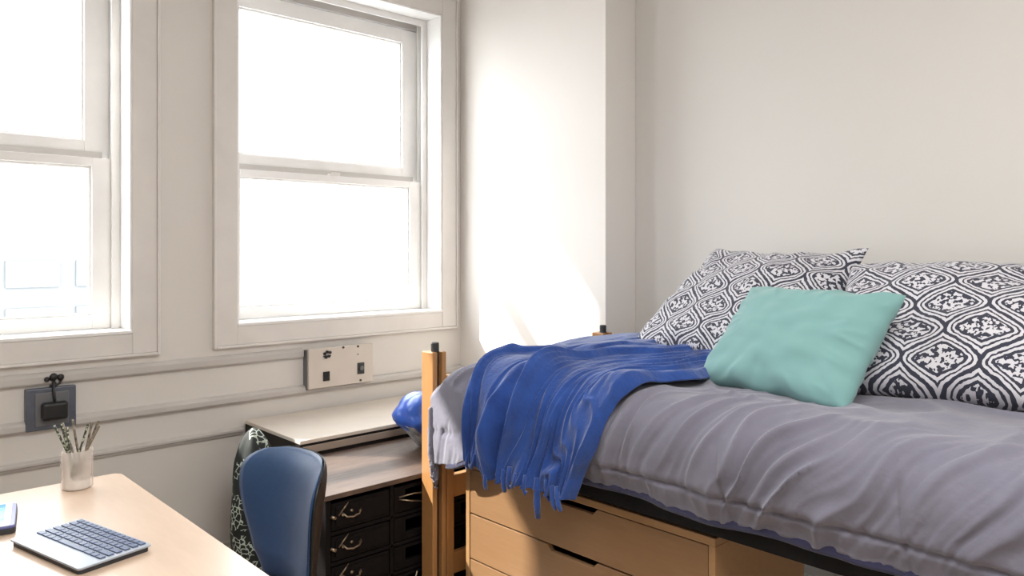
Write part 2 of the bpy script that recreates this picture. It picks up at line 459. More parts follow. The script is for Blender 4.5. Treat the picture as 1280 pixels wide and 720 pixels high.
for z in rows[1:-1]: box(bm, DX0+.02, DX1, DY0+.02, DY1-.02, z-.006, z+.006)
finish('chest_body', bm, 'ebony', r, bevel=.002)
ye = [DY0+.012]+YMS+[DY1-.012]
cols = [(ye[k]+.008, ye[k+1]-.008) for k in range(5)]
for ci, (ya, yb) in enumerate(cols):
    for k in range(5):
        z0, z1 = rows[k]+.010, rows[k+1]-.012
        ya_, yb_ = ya+.004, yb-.004
        bm = bmesh.new()
        yc = (ya_+yb_)/2
        if ci == 0:
            box(bm, DX1-.02, DX1-.002, ya_, yb_, z0, z1)
            box(bm, DX1-.002, DX1+.003, ya_+.014, yb_-.014, z0+.012, z1-.012)
        else:   # open-mouthed bins
            h = z1-z0
            box(bm, DX1-.02, DX1-.002, ya_, ya_+.05, z0, z1); box(bm, DX1-.02, DX1-.002, yb_-.05, yb_, z0, z1)
            box(bm, DX1-.02, DX1-.002, ya_+.05, yb_-.05, z0, z0+h*.3); box(bm, DX1-.02, DX1-.002, ya_+.05, yb_-.05, z1-h*.14, z1)
        dr = finish('drawer', bm, 'ebony', r, bevel=.002)
        if ci == 0:
            zc = (z0+z1)/2+.012
            for cy in (yc-.045,):
                bm = bmesh.new()
                X = DX1+.004
                # ornate bail pull: back plate, drop bar and a diagonal leaf
                for a in (-.035, .0, .035):
                    bmesh.ops.create_uvsphere(bm, u_segments=8, v_segments=6, radius=.007, matrix=Matrix.Translation((X+.004, cy+a, zc-.008*abs(a)/.035)) @ Matrix.Diagonal((.6,1,.8,1)))
                tube(bm, [(X+.003, cy-.038, zc), (X+.014, cy-.026, zc-.014), (X+.016, cy, zc-.019), (X+.014, cy+.026, zc-.014), (X+.003, cy+.038, zc)], .0033, 6)
                tube(bm, [(X+.003, cy-.082, zc-.004), (X+.010, cy-.066, zc-.012)], .006, 6)
                tube(bm, [(X+.003, cy-.052, zc-.006), (X+.010, cy-.034, zc+.018), (X+.006, cy-.014, zc+.034)], [.0035,.003,.0015], 6)
                finish('handle', bm, 'brass', dr, smooth=True)
        elif ci == 1 and k in (4, 1):
            zc = (z0+z1)/2
            bm = bmesh.new(); X = DX1+.004
            tube(bm, [(X, ya_+.015, zc+.012), (X+.02, ya_+.07, zc+.020), (X+.012, ya_+.13, zc+.010)], .003, 6)
            tube(bm, [(X, ya_+.015, zc+.004), (X+.02, ya_+.06, zc-.006), (X+.014, ya_+.12, zc-.022)], .003, 6)
            if k == 1: tube(bm, [(X+.01, ya_+.06, zc-.04), (X+.02, ya_+.085, zc+.05)], .0035, 6)
            finish('handle', bm, 'brass', dr, smooth=True)

# blue bag in silvery wrap on the chest
def blob(bm, c, rx, ry, rz, fn, nu=48, nv=28):
    P = []
    for i in range(nv+1):
        th = PI*i/nv
        row = []
        for j in range(nu):
            ph = 2*PI*j/nu
            d = Vector((math.sin(th)*math.cos(ph), math.sin(th)*math.sin(ph), math.cos(th)))
            k = fn(d)
            row.append((c[0]+d.x*rx*k, c[1]+d.y*ry*k, c[2]+d.z*rz*k))
        P.append(row)
    top = bm.verts.new(P[0][0]); bot = bm.verts.new(P[-1][0])
    R = [[bm.verts.new(p) for p in row] for row in P[1:-1]]
    for j in range(nu):
        bm.faces.new([top, R[0][j], R[0][(j+1)%nu]]); bm.faces.new([bot, R[-1][(j+1)%nu], R[-1][j]])
    for i in range(len(R)-1):
        for j in range(nu):
            bm.faces.new([R[i][j], R[i+1][j], R[i+1][(j+1)%nu], R[i][(j+1)%nu]])
BX, BY = -2.65, 1.99
r = empty('plastic_bag', (BX, BY, DZ), 'bright blue plastic bag in silvery wrap slumped on the dark chest', 'bag')
def bagf(d):
    k = 1 + .10*noise.noise(d*2.3+Vector((3,1,7))) + .03*noise.noise(d*7)
    k *= 1 + .06*math.sin(5*math.atan2(d.y, d.x)+2*d.z)*(1-d.z*d.z)
    return k
bm = bmesh.new(); blob(bm, (BX, BY, .728), .14, .15, .118, bagf)
for v in bm.verts:
    q = sm(.74, .61, v.co.z) if v.co.z < .74 else 0
    q = 1-.62*(1-sm(.605, .74, v.co.z))
    v.co.x = BX+(v.co.x-BX)*q; v.co.y = BY+(v.co.y-BY)*q
finish('bag_body', bm, 'bag_blue', r, smooth=True)
bm = bmesh.new()
lathe(bm, [(.030,.001),(.050,.010),(.075,.045),(.105,.080),(.130,.108),(.136,.112),(.128,.110),(.10,.075),(.06,.03)], (BX, BY, DZ), 28)
for v in bm.verts:
    a = math.atan2(v.co.y-BY, v.co.x-BX); rr = 1+.05*math.sin(9*a)
    v.co.x = BX+(v.co.x-BX)*rr; v.co.y = BY+(v.co.y-BY)*rr
finish('silver_wrap', bm, 'bag_clear', r, smooth=True)
# patterned laundry bag standing between chair and cabinet
SX, SY = -2.998, 1.375
r = empty('laundry_bag', (SX, SY, 0), 'slouching black fabric bag with pale leafy print behind the blue chair', 'bag')
P = []
prof = [(0.0,.10),(.02,.135),(.12,.15),(.25,.155),(.40,.150),(.52,.138),(.60,.118),(.66,.090),(.70,.055),(.72,.022)]
bm = bmesh.new()
for i in range(46):
    z = .72*i/45
    for a in range(len(prof)-1):
        if prof[a][0] <= z <= prof[a+1][0]+1e-6:
            f_ = (z-prof[a][0])/(prof[a+1][0]-prof[a][0]); rr = prof[a][1]*(1-f_)+prof[a+1][1]*f_; break
    row = []
    for j in range(65):
        an = 2*PI*(j % 64)/64
        k = rr*(1 + .09*math.sin(5*an+z*7) * sm(0,.3,z) + .10*noise.noise(Vector((math.cos(an)*2, math.sin(an)*2, z*7))))
        row.append((SX+k*.72*math.cos(an), SY+k*.62*math.sin(an)-.02*z, z+.001))
    P.append(row)
grid_mesh(bm, P); bmesh.ops.remove_doubles(bm, verts=bm.verts, dist=1e-5)
bmesh.ops.holes_fill(bm, edges=bm.edges)
finish('bag_body', bm, 'leafy', r, smooth=True)
# ------------------------------------------------------------------ desk and what lies on it
r = empty('desk', (-1.98, .36, 0), 'pale maple desk with rounded corner, cut off at lower left', 'desk')
dx0, dx1, dy0, dy1, dz = -2.605, -1.36, -.06, .742, .75
bm = bmesh.new()
pts = []
R_ = .03
for cx, cy, a0 in ((dx1-R_, dy1-R_, 0), (dx0+R_, dy1-R_, 90), (dx0+R_, dy0+R_, 180), (dx1-R_, dy0+R_, 270)):
    for k in range(7):
        a = math.radians(a0+15*k); pts.append((cx+R_*math.cos(a), cy+R_*math.sin(a), dz-.028))
prism(bm, pts, (0,0,.028))
finish('desk_top', bm, 'desk', r, bevel=.004)
finish('apron', boxes((dx0+.072, dx1-.072, dy1-.06, dy1-.045, dz-.08, dz-.028)), 'oak', r, bevel=.002)
for x in (dx0+.05, dx1-.05):
    for y in (dy0+.05, dy1-.05):
        finish('leg', boxes((x-.022, x+.022, y-.022, y+.022, 0, dz-.028)), 'oak', r, bevel=.003)
finish('apron', boxes((dx0+.072, dx1-.072, dy0+.045, dy0+.06, dz-.12, dz-.028)), 'oak', r, bevel=.002)

# pencil cup
CX, CY = -2.520, .600
r = empty('pencil_cup', (CX, CY, dz), 'frosted clear plastic pencil cup at the back corner of the desk', 'pencil cup')
bm = bmesh.new(); Rc = .0425
lathe(bm, [(Rc-.002,.0005),(Rc,.004),(Rc,.112),(Rc-.0015,.1135),(Rc-.003,.112),(Rc-.003,.030),(.001,.030)], (CX, CY, dz), 48, cap=False)
finish('cup_wall', bm, 'cup', r, smooth=True)
bm = bmesh.new(); lathe(bm, [(Rc-.006,.002),(Rc-.004,.004),(Rc-.004,.028),(Rc-.006,.0295)], (CX, CY, dz), 48)
finish('cup_base', bm, 'white', r, smooth=False, bevel=.001)
# image-right is roughly (.68,.73) here
pens = [(-.95,.15,.060,0),(-.72,.5,.052,1),(-.55,-.3,.055,0),(-.35,.3,.047,1),(-.18,-.4,.048,0),(.42,.2,.050,1),(.62,-.3,.058,0),(.85,.3,.060,1),(.98,-.1,.066,1)]
LBL = ['outermost patterned pencil leaning far left in the pencil cup', 'second pencil from the left in the pencil cup, pale barrel',
 'third pencil from the left in the pencil cup, dark patterned', 'fourth pencil from the left in the pencil cup, pale barrel',
 'dark patterned pencil just left of the gap in the pencil cup', 'pale pencil just right of the gap in the pencil cup',
 'dark patterned pencil leaning right in the pencil cup', 'pale pencil second from the right in the pencil cup', 'tallest pale pencil leaning far right in the pencil cup']
for i, (s_, dpt, lean, mt) in enumerate(pens):
    rt = Vector((.683,.730,0)); fw = Vector((-.73,.683,0))
    fo = (0,2,-2,3,-4,4,-3,1,-1)[i]*.0068
    base = Vector((CX,CY,dz+.033)) - rt*s_*.008 + fw*fo
    top = Vector((CX,CY,dz+.184+.004*((i*5)%4))) + rt*s_*.071 + fw*fo
    # keep the shaft inside the rim
    bm = bmesh.new()
    d = (top-base)
    tube(bm, [base, base+d*.06, base+d*.93, top], [.0010,.0034,.0034,.0030], 6)
    o = finish('pencil', bm, 'pencil' if mt == 0 else 'pencil_pale', loc=base)
    tag(o, LBL[i], 'pencil', 'pencils in the frosted cup')

# keyboard
def frame_pts(o_, ex, ey):
    return lambda a, b_, z: Vector((o_[0]+ex[0]*a+ey[0]*b_, o_[1]+ex[1]*a+ey[1]*b_, z))
K = Vector((-2.134, .365)); ey_ = Vector((-.04,.165)).normalized(); ex_ = Vector((ey_.y, -ey_.x))
L_, W_ = .312, .168
F = frame_pts(K, ex_, ey_)
r = empty('keyboard', (K.x+.15, K.y+.07, dz), 'slim silver keyboard with blue-grey keys lying on the desk', 'keyboard')
def obox(bm, a0, a1, b0, b1, z0, z1, r_=0):
    if r_:
        pts = []
        for cx, cy, s0 in ((a1-r_, b1-r_, 0), (a0+r_, b1-r_, 90), (a0+r_, b0+r_, 180), (a1-r_, b0+r_, 270)):
            for k in range(5):
                an = math.radians(s0+22.5*k); pts.append(F(cx+r_*math.cos(an), cy+r_*math.sin(an), z0))
        prism(bm, pts, (0,0,z1-z0))
    else:
        prism(bm, [F(a0,b0,z0),F(a1,b0,z0),F(a1,b1,z0),F(a0,b1,z0)], (0,0,z1-z0))
bm = bmesh.new(); obox(bm, .004, L_-.004, .004, W_-.004, dz+.0005, dz+.011, .008)
finish('keyboard_base', bm, 'charcoal', r)
bm = bmesh.new(); obox(bm, 0, L_, 0, W_, dz+.011, dz+.0155, .008)
finish('keyboard_plate', bm, 'key_silver', r, bevel=.0008)
kz0, kz1 = dz+.0155, dz+.0185
rowsb = [.052, .071, .090, .109, .128, .146]
for ri, b0 in enumerate(rowsb):
    if ri == 0: lay = [1.2,1,1,1.2,5.2,1.2,1,1]
    elif ri == 5: lay = [1]*14
    elif ri == 1: lay = [2.2]+[1]*9+[2.2]
    elif ri == 2: lay = [1.7]+[1]*10+[1.7]
    else: lay = [1.3]+[1]*11+[1.3]
    tot = sum(lay); a = .012; span = L_-.024
    for wk in lay:
        wd = span*wk/tot
        bm = bmesh.new(); obox(bm, a+.0018, a+wd-.0018, b0+.0016, b0+.0150, kz0, kz1)
        finish('key', bm, 'key_blue', r, bevel=.0006, seg=1)
        a += wd

# tablet
r = empty('tablet', (-2.33,.33,dz), 'blue-screened tablet in dark case at the left edge of the desk', 'tablet')
TR, BR = Vector((-2.415,.432)), Vector((-2.215,.392))
ex_ = (TR-BR).normalized(); ey_ = Vector((-ex_.y, ex_.x)); 
if ey_.y > 0: ey_ = -ey_
F = frame_pts(BR, ex_, ey_)
Lt = (TR-BR).length
bm = bmesh.new(); obox(bm, 0, Lt, 0, .28, dz+.0005, dz+.014, .012); finish('tablet_case', bm, 'charcoal', r, bevel=.002)
bm = bmesh.new(); obox(bm, .001, Lt-.001, .001, .279, dz+.014, dz+.021, .012); finish('tablet_rim', bm, 'tablet_case', r, bevel=.002)
bm = bmesh.new(); obox(bm, .004, Lt-.004, .012, .262, dz+.021, dz+.0225, .006); finish('tablet_bezel', bm, 'white', r)
bm = bmesh.new(); obox(bm, .010, Lt-.010, .026, .248, dz+.0225, dz+.0230, .004); finish('screen', bm, 'screen', r)

# ------------------------------------------------------------------ chair
HX, HY = -2.072, 1.06
r = empty('desk_chair', (HX, HY-.20, 0), 'blue fabric office chair with rounded backrest behind the desk', 'chair')
def back_outline(h):      # half width at height fraction
    pts = [(0,.085),(.08,.118),(.25,.150),(.5,.182),(.72,.196),(.85,.190),(.93,.165),(.975,.120),(1,.0)]
    for a in range(len(pts)-1):
        if pts[a][0] <= h <= pts[a+1][0]:
            f_ = (h-pts[a][0])/(pts[a+1][0]-pts[a][0]); return pts[a][1]*(1-f_)+pts[a+1][1]*f_
    return 0
def superw(h):
    if h <= 0: return .03
    # smooth rounded shape
    top = (1-max(0,(h-.80)/.20)**2.6)**.5 if h > .80 else 1
    top = .12+.88*top
    bot = (1-max(0,(.10-h)/.10)**2.2)**.5 if h < .10 else 1
    mid = .125 + (.198-.125)*sm(-.1,.80,h)
    return mid*(.42+.58*top)*(.5+.5*bot)*1.13
Hb, zb = .41, .44
def back_surface(off, shrink):
    P = []
    n, mm = 40, 28
    for i in range(n+1):
        h = i/n
        w_ = superw(h)*shrink
        row = []
        for j in range(mm+1):
            u = -1+2*j/mm
            x = u*w_
            y = -2.1*(x**2) + .105*(h-.25)*(1 if h > .25 else -.2) + .02*math.cos(h*PI)
            edge = (1-abs(u)**4)*(1-abs(2*h-1)**8)
            row.append((HX+x, HY+y+off*edge, zb+Hb*h))
        P.append(row)
    return P
def shell(name, o1, o2, mat, shrink=1, yshift=0):
    A = back_surface(o1, shrink); B = back_surface(o2, shrink)
    bm = bmesh.new()
    VA = grid_mesh(bm, A); VB = grid_mesh(bm, B)
    bmesh.ops.remove_doubles(bm, verts=bm.verts, dist=.0006)
    if yshift: bmesh.ops.translate(bm, verts=bm.verts, vec=(0,yshift,0))
    o = finish(name, bm, mat, r, smooth=True); return o
shell('backrest', -.030, .012, 'chair')
shell('back_shell', .004, .022, 'black', 1.0, .008)
# seat
bm = bmesh.new()
P = []
def seat(zf):
    P = []
    for i in range(25):
        a = -1+2*i/24; row = []
        for j in range(25):
            b_ = -1+2*j/24
            k = (1-abs(a)**5)*(1-abs(b_)**5)
            x = a*(.235-.02*abs(b_)**3); y = b_*.225
            row.append((HX+x*(1-.05*b_*b_), HY-.235+y, zf(k)))
        P.append(row)
    return P
grid_mesh(bm, seat(lambda k: .445+.035*k**.4)); grid_mesh(bm, seat(lambda k: .445-.02*k**.4))
bmesh.ops.remove_doubles(bm, verts=bm.verts, dist=.0006)
finish('seat', bm, 'chair', r, smooth=True)
bm = bmesh.new(); tube(bm, [(HX, HY-.18, .415), (HX, HY+.03, .40), (HX, HY+.065, .43), (HX, HY+.055, .52), (HX, HY+.06, .60)], .014, 10)
finish('back_bracket', bm, 'steel', r, smooth=True)
bm = bmesh.new(); lathe(bm, [(.06,.425),(.06,.41),(.026,.40),(.026,.22),(.035,.2),(.035,.09),(.02,.085)], (HX, HY-.235, 0), 20)
finish('pedestal', bm, 'black', r, smooth=True)
for k in range(5):
    a = 2*PI*k/5+.3
    e = Vector((HX+.27*math.cos(a), HY-.235+.27*math.sin(a), .075))
    bm = bmesh.new(); tube(bm, [(HX+.02*math.cos(a), HY-.235+.02*math.sin(a), .125), (HX+.15*math.cos(a), HY-.235+.15*math.sin(a), .105), e], [.022,.018,.013], 8)
    lg = finish('base_arm', bm, 'black', r, smooth=True)
    bm = bmesh.new(); t_ = Vector((-math.sin(a), math.cos(a), 0))
    for s_ in (-1, 1): tube(bm, [Vector((e.x,e.y,.028))+t_*s_*.006, Vector((e.x,e.y,.028))+t_*s_*.022], .027, 16)
    tube(bm, [(e.x,e.y,.028),(e.x,e.y,.075)], .007, 8)
    finish('caster', bm, 'black', lg)

# ------------------------------------------------------------------ bed
r = empty('bed_frame', (-1.25, 2.26, 0), 'raised oak dormitory bed frame with black side rails', 'bed')
PXS = (-2.345, -.155); PYS = (1.725, 2.705)
def post(x0, y0, inner):   # inner: +1 groove on +x side, -1 on -x side
    x1, y1 = x0+.070, y0+.064
    bm = bmesh.new()
    g0, g1, gd = y0+.022, y0+.044, .028
    if inner > 0:
        pts = [(x0,y0),(x1,y0),(x1,g0),(x1-gd,g0),(x1-gd,g1),(x1,g1),(x1,y1),(x0,y1)]
    else:
        pts = [(x0,y0),(x1,y0),(x1,y1),(x0,y1),(x0,g1),(x0+gd,g1),(x0+gd,g0),(x0,g0)]
    prism(bm, [(a, b_, 0) for a, b_ in pts], (0,0,1.068))
    p = finish('post', bm, 'oak', r, bevel=.003)
    xs = x1-gd if inner > 0 else x0+gd
    sx = 1 if inner > 0 else -1
    finish('groove_strip', boxes((min(xs, xs+sx*.012), max(xs, xs+sx*.012), g0+.0005, g0+.007, .02, 1.066)), 'steel', p)
    finish('groove_channel', boxes((min(xs, xs+sx*.006), max(xs, xs+sx*.006), g0+.007, g1-.0005, .02, 1.066)), 'black', p)
    xc, yc = (x0+x1)/2+.004, (y0+y1)/2+.002
    bm = bmesh.new(); lathe(bm, [(.0155,1.02),(.0155,1.098),(.013,1.102)], (xc, yc, 0), 20)
    finish('peg', bm, 'charcoal', p, bevel=.001)
post(-2.345, 1.725, 1); post(-2.345, 2.705, 1); post(-.155, 1.725, -1); post(-.155, 2.705, -1)
for x in (-2.325, -.135):
    for z0, z1 in ((.905,.972),(.500,.586),(.205,.285)):
        finish('end_rail', boxes((x, x+.030, 1.789, 2.705, z0, z1)), 'oak', r, bevel=.004)
finish('inner_stile', boxes((-2.325, -2.285, 1.800, 1.835, .02, .905)), 'oak', r, bevel=.003)
finish('side_rail', boxes((-2.275, -.155, 1.735, 1.765, .708, .80)), 'rail_black', r, bevel=.003)
finish('side_rail', boxes((-2.275, -.155, 2.730, 2.760, .708, .80)), 'rail_black', r, bevel=.003)
finish('bed_deck', boxes((-2.275, -.155, 1.765, 2.730, .735, .765)), 'rail_black', r, bevel=.002)

# mattress
bm = bmesh.new(); box(bm, -2.150, -.165, 1.772, 2.720, .766, .955)
o = finish('mattress', bm, 'mattress', loc=(-1.2, 2.24, .766), bevel=.04, seg=4)
tag(o, 'dark navy mattress on the oak bed frame, under the grey comforter', 'mattress')

# ------------------------------------------------------------------ draped bedding
def rounded_path(a0, a1, r0, r1, drop0, drop1):
    """arc path: returns f(t)->(pos along axis, drop) ; t in [0,total]"""
    L0, q0 = drop0-r0, r0*PI/2
    mid = (a1-r1)-(a0+r0)
    L1, q1 = drop1-r1, r1*PI/2
    tot = L0+q0+mid+q1+L1
    def f(t):
        if t < L0: return a0, r0+(L0-t)
        t -= L0
        if t < q0:
            an = t/r0; return a0+r0*(1-math.cos(an)), r0*(1-math.sin(an))
        t -= q0
        if t < mid: return a0+r0+t, 0
        t -= mid
        if t < q1:
            an = t/r1; return a1-r1+r1*math.sin(an), r1*(1-math.cos(an))
        t -= q1
        return a1, r1+t
    return f, tot, (L0, q0, mid, q1, L1)

ZT = 1.022
fx, SX_, segx = rounded_path(-2.262, -.10, .27, .10, .34, .25)
fy, SY_, segy = rounded_path(1.700, 2.90, .125, .09, .255, .20)
def base_pt(s, t):
    x, dxp = fx(s); y, dyp = fy(t)
    drop = max(dxp, dyp) if (dxp > .2 or dyp > .2) else (dxp**2+dyp**2)**.5
    drop = (dxp**3+dyp**3)**(1/3)
    crown = .014*math.sin(PI*max(0,min(1,(y-1.7)/1.2)))
    # lower band tucks in a little; hem wanders
    return Vector((x, y, ZT+crown-drop))
def base_n(s, t, e=.004):
    a = base_pt(s+e, t)-base_pt(s-e, t); b_ = base_pt(s, t+e)-base_pt(s, t-e)
    n = a.cross(b_)
    if n.length < 1e-9: return Vector((0,0,1))
    return n.normalized()
def ridged(v):
    return 1.05-2.0*math.sqrt(noise.noise(v)**2+.0020)
def wr_comf(s, t, p):
    side = 1-sm(.17, .40, t)                  # 1 on the front drape
    topf = 1-side
    warp = .16*noise.noise(Vector((s*1.7, t*2.2, 3.1))) + .05*noise.noise(Vector((s*6, t*5, 8.1)))
    w_ = s - .65*t + warp*1.3
    m1 = sm(-.25, .35, noise.noise(Vector((s*2.6, t*1.0, 12.3))))
    m2 = sm(-.2, .35, noise.noise(Vector((s*3.9+5, t*2.0, 2.3))))
    f1 = ridged(Vector((w_*6.6, t*1.1, 1.7)))
    f2 = ridged(Vector((w_*16.5, t*1.7, 9.2)))
    f5 = ridged(Vector((w_*31, t*2.6, 5.2)))
    f3 = noise.noise(Vector((s*3.1, t*3.5, 4.4)))
    f4 = ridged(Vector((s*3.4+t*3+warp*3, t*5-s*1.5, 6.6)))
    sw = sm(.0,.10,t)
    d = 1.0*side*(.042*(.25+.75*m1)*max(0,f1)**2*sw + .034*(.25+.75*m2)*max(0,f2)**2.5 + .017*(.3+.7*m1)*max(0,f5)**2 + .014*f3) \
        + topf*(.014*f3 + .018*max(0,f4)**5 + .004*noise.noise(Vector((s*9,t*9,2))) + .006*m2*max(0,f2)**4*(1-sm(.4,.8,t)))
    d += .008*math.exp(-((t-.26)/.08)**2)*max(0,ridged(Vector((w_*9, .3, 2.2))))**2
    for tq in (.062,): d -= .012*math.exp(-((t-tq-.006*noise.noise(Vector((s*4,0,0))))/.006)**2)
    sq = (s+.14*t) % .42
    d -= .007*math.exp(-((sq-.21)/.007)**2)*(1-sm(.14,.26,t))
    d += .010*math.exp(-((t-.03)/.025)**2)*(.5+.8*noise.noise(Vector((s*13,0,3))))
    cover = sm(.42,.54,s)*(1-sm(.98,1.10,s))
    return d*(1-.75*cover)*(.70+.30*sm(.15,.5,s))*(.35+.65*sm(-.01,.085,t))
NS, NT = 470, 270
bm = bmesh.new(); P = []
for i in range(NS+1):
    s = SX_*i/NS; row = []
    for j in range(NT+1):
        t = SY_*j/NT
        p = base_pt(s, t); n = base_n(s, t)
        hem = (1-sm(0,.09,t))
        q_ = p + n*(.012+wr_comf(s, t, p))
        q_.z += hem*(.016*noise.noise(Vector((s*4.0,0,5)))+.008*noise.noise(Vector((s*17,0,1))))
        q_.z -= hem*.085*(1-sm(.32,.62,s))        # hangs lower at the foot corner
        q_.y += hem*.022*(1 if s > .5 else 0)
        if s < .45: q_.y = max(q_.y, 1.676)
        q_.x = max(q_.x, -2.224+.004*noise.noise(Vector((s*4, t*9, 5))))
        row.append(q_)
    P.append(row)
grid_mesh(bm, P)
o = finish('comforter', bm, 'comforter', loc=(-1.2, 2.26, .97), smooth=True)
md = o.modifiers.new('thick', 'SOLIDIFY'); md.thickness = .010; md.offset = -1
tag(o, 'rumpled grey quilted comforter spread over the bed', 'comforter')
comf = o
# purple lining edge below the hem
bm = bmesh.new(); P2 = []
for i in range(60, NS-7, 3):
    a = sum((P[q][0] for q in range(i-7, i+8)), Vector((0,0,0)))/15
    P2.append([Vector((a.x, a.y+.004, a.z+.014)), Vector((a.x, a.y-.002, a.z-.002)), Vector((a.x, a.y-.001, a.z-.013)), Vector((a.x, a.y+.010, a.z-.015)), Vector((a.x, a.y+.014, a.z+.012))])
grid_mesh(bm, P2)
o = finish('lining_edge', bm, 'lining', comf, smooth=True)
o['label'] = 'purple-blue lining showing below the hem'

# throw blanket
def interp(pts, x):
    if x <= pts[0][0]: return pts[0][1]
    for a in range(len(pts)-1):
        if x <= pts[a+1][0]:
            f_ = (x-pts[a][0])/(pts[a+1][0]-pts[a][0]); f_ = f_*f_*(3-2*f_)*.5+f_*.5
            return pts[a][1]*(1-f_)+pts[a+1][1]*f_
    return pts[-1][1]
def s_of_x(x):   # on the flat part / rounded foot
    lo, hi = 0, SX_
    for _ in range(30):
        m_ = (lo+hi)/2
        if fx(m_)[0] < x: lo = m_
        else: hi = m_
    return (lo+hi)/2
XL = [(-.08,-1.985),(.14,-1.99),(.32,-2.02),(.8,-2.10),(1.3,-2.19),(1.5,-2.20)]
XRr = [(-.08,-1.50),(.02,-1.475),(.17,-1.40),(.28,-1.345),(.47,-1.28),(.67,-1.29),(.92,-1.40),(1.27,-1.55)]
def hem_t(x):
    base = interp([(-2.12,.04),(-2.02,-.005),(-1.93,-.04),(-1.85,-.05),(-1.7,-.025),(-1.6,-.04),(-1.48,-.045)], x)
    return base + .010*noise.noise(Vector((x*22,0,0))) + .006*math.sin(x*90)
NA, NB = 330, 330
bm = bmesh.new(); P = []
for i in range(NA+1):
    a = i/NA; row = []
    for j in range(NB+1):
        b_ = j/NB
        t1 = 1.29
        xg = XL[0][1]*(1-a)+XRr[0][1]*a
        t0 = hem_t(xg)
        t = t0+(t1-t0)*b_
        xl, xr = interp(XL, t), interp(XRr, t)
        xl += .012*noise.noise(Vector((t*9,2,0))); xr += .015*noise.noise(Vector((t*7,5,0)))
        x = xl*(1-a)+xr*a
        s = s_of_x(x)
        p = base_pt(s, t); n = base_n(s, t)
        side = 1-sm(.17,.47,t)
        # fold coordinate: folds fan from the back-right to the front hem
        fan = a*(xr-xl)
        g_ = fan*7.0 -2*t*(1.0+2.2*a) + 1.1*noise.noise(Vector((a*2.6, t*1.9, 3))) + .35*noise.noise(Vector((a*9, t*4, 6))) + t*(1.0+2.2*a)
        f1 = ridged(Vector((g_*.80, t*.8, 11.3)))
        f2 = ridged(Vector((g_*2.1, t*1.5, 2.9)))
        f4 = ridged(Vector((g_*4.6, t*3.0, 7.9)))
        f3 = noise.noise(Vector((x*5, t*5, 8)))
        am2 = sm(-.3,.3,noise.noise(Vector((a*3.1, t*2.2, 21))))
        amp = .50+.75*side
        d = .028 + amp*(.060*max(0,f1)**2 + .036*am2*max(0,f2)**2.2 + .010*max(0,f4)**2 + .008*f3)
        ed = min(a, 1-a)*(xr-xl)
        d = d*sm(-.03,.035,ed) + .006
        d += .008
        q_ = p+n*d
        q_.z -= .0*side
        if t > 1.25: q_.z -= 0
        row.append(q_)
    P.append(row)
grid_mesh(bm, P)
o = finish('throw_blanket', bm, 'throw', loc=(-1.8, 2.2, 1.0), smooth=True)
md = o.modifiers.new('thick', 'SOLIDIFY'); md.thickness = .006; md.offset = -1
tag(o, 'royal blue knitted throw blanket folded over the foot of the bed', 'blanket')
thr = o
# hem twists and fringe
random.seed(3)
for k in range(15):
    i = int(8+(NA-16)*(k+.5*random.random())/15)
    p = P[i][1]
    ln = random.uniform(.010,.036); sw = random.uniform(-.018,.018)
    if k == 11: ln, sw = .085, .002
    rr = .011 if k == 11 else random.uniform(.0035,.008)
    bm = bmesh.new()
    pts = [p+Vector((0,.004,.035)), p+Vector((sw*.2,-.001,.008)), p+Vector((sw*.7,-.003,-ln*.5)), p+Vector((sw, .001,-ln))]
    if ln < .03: pts.append(p+Vector((sw*1.8,.002,-ln*.5)))
    tube(bm, pts, [rr]*(len(pts)-1)+[rr*.75], 8)
    finish('tassel', bm, 'throw', thr, smooth=True)

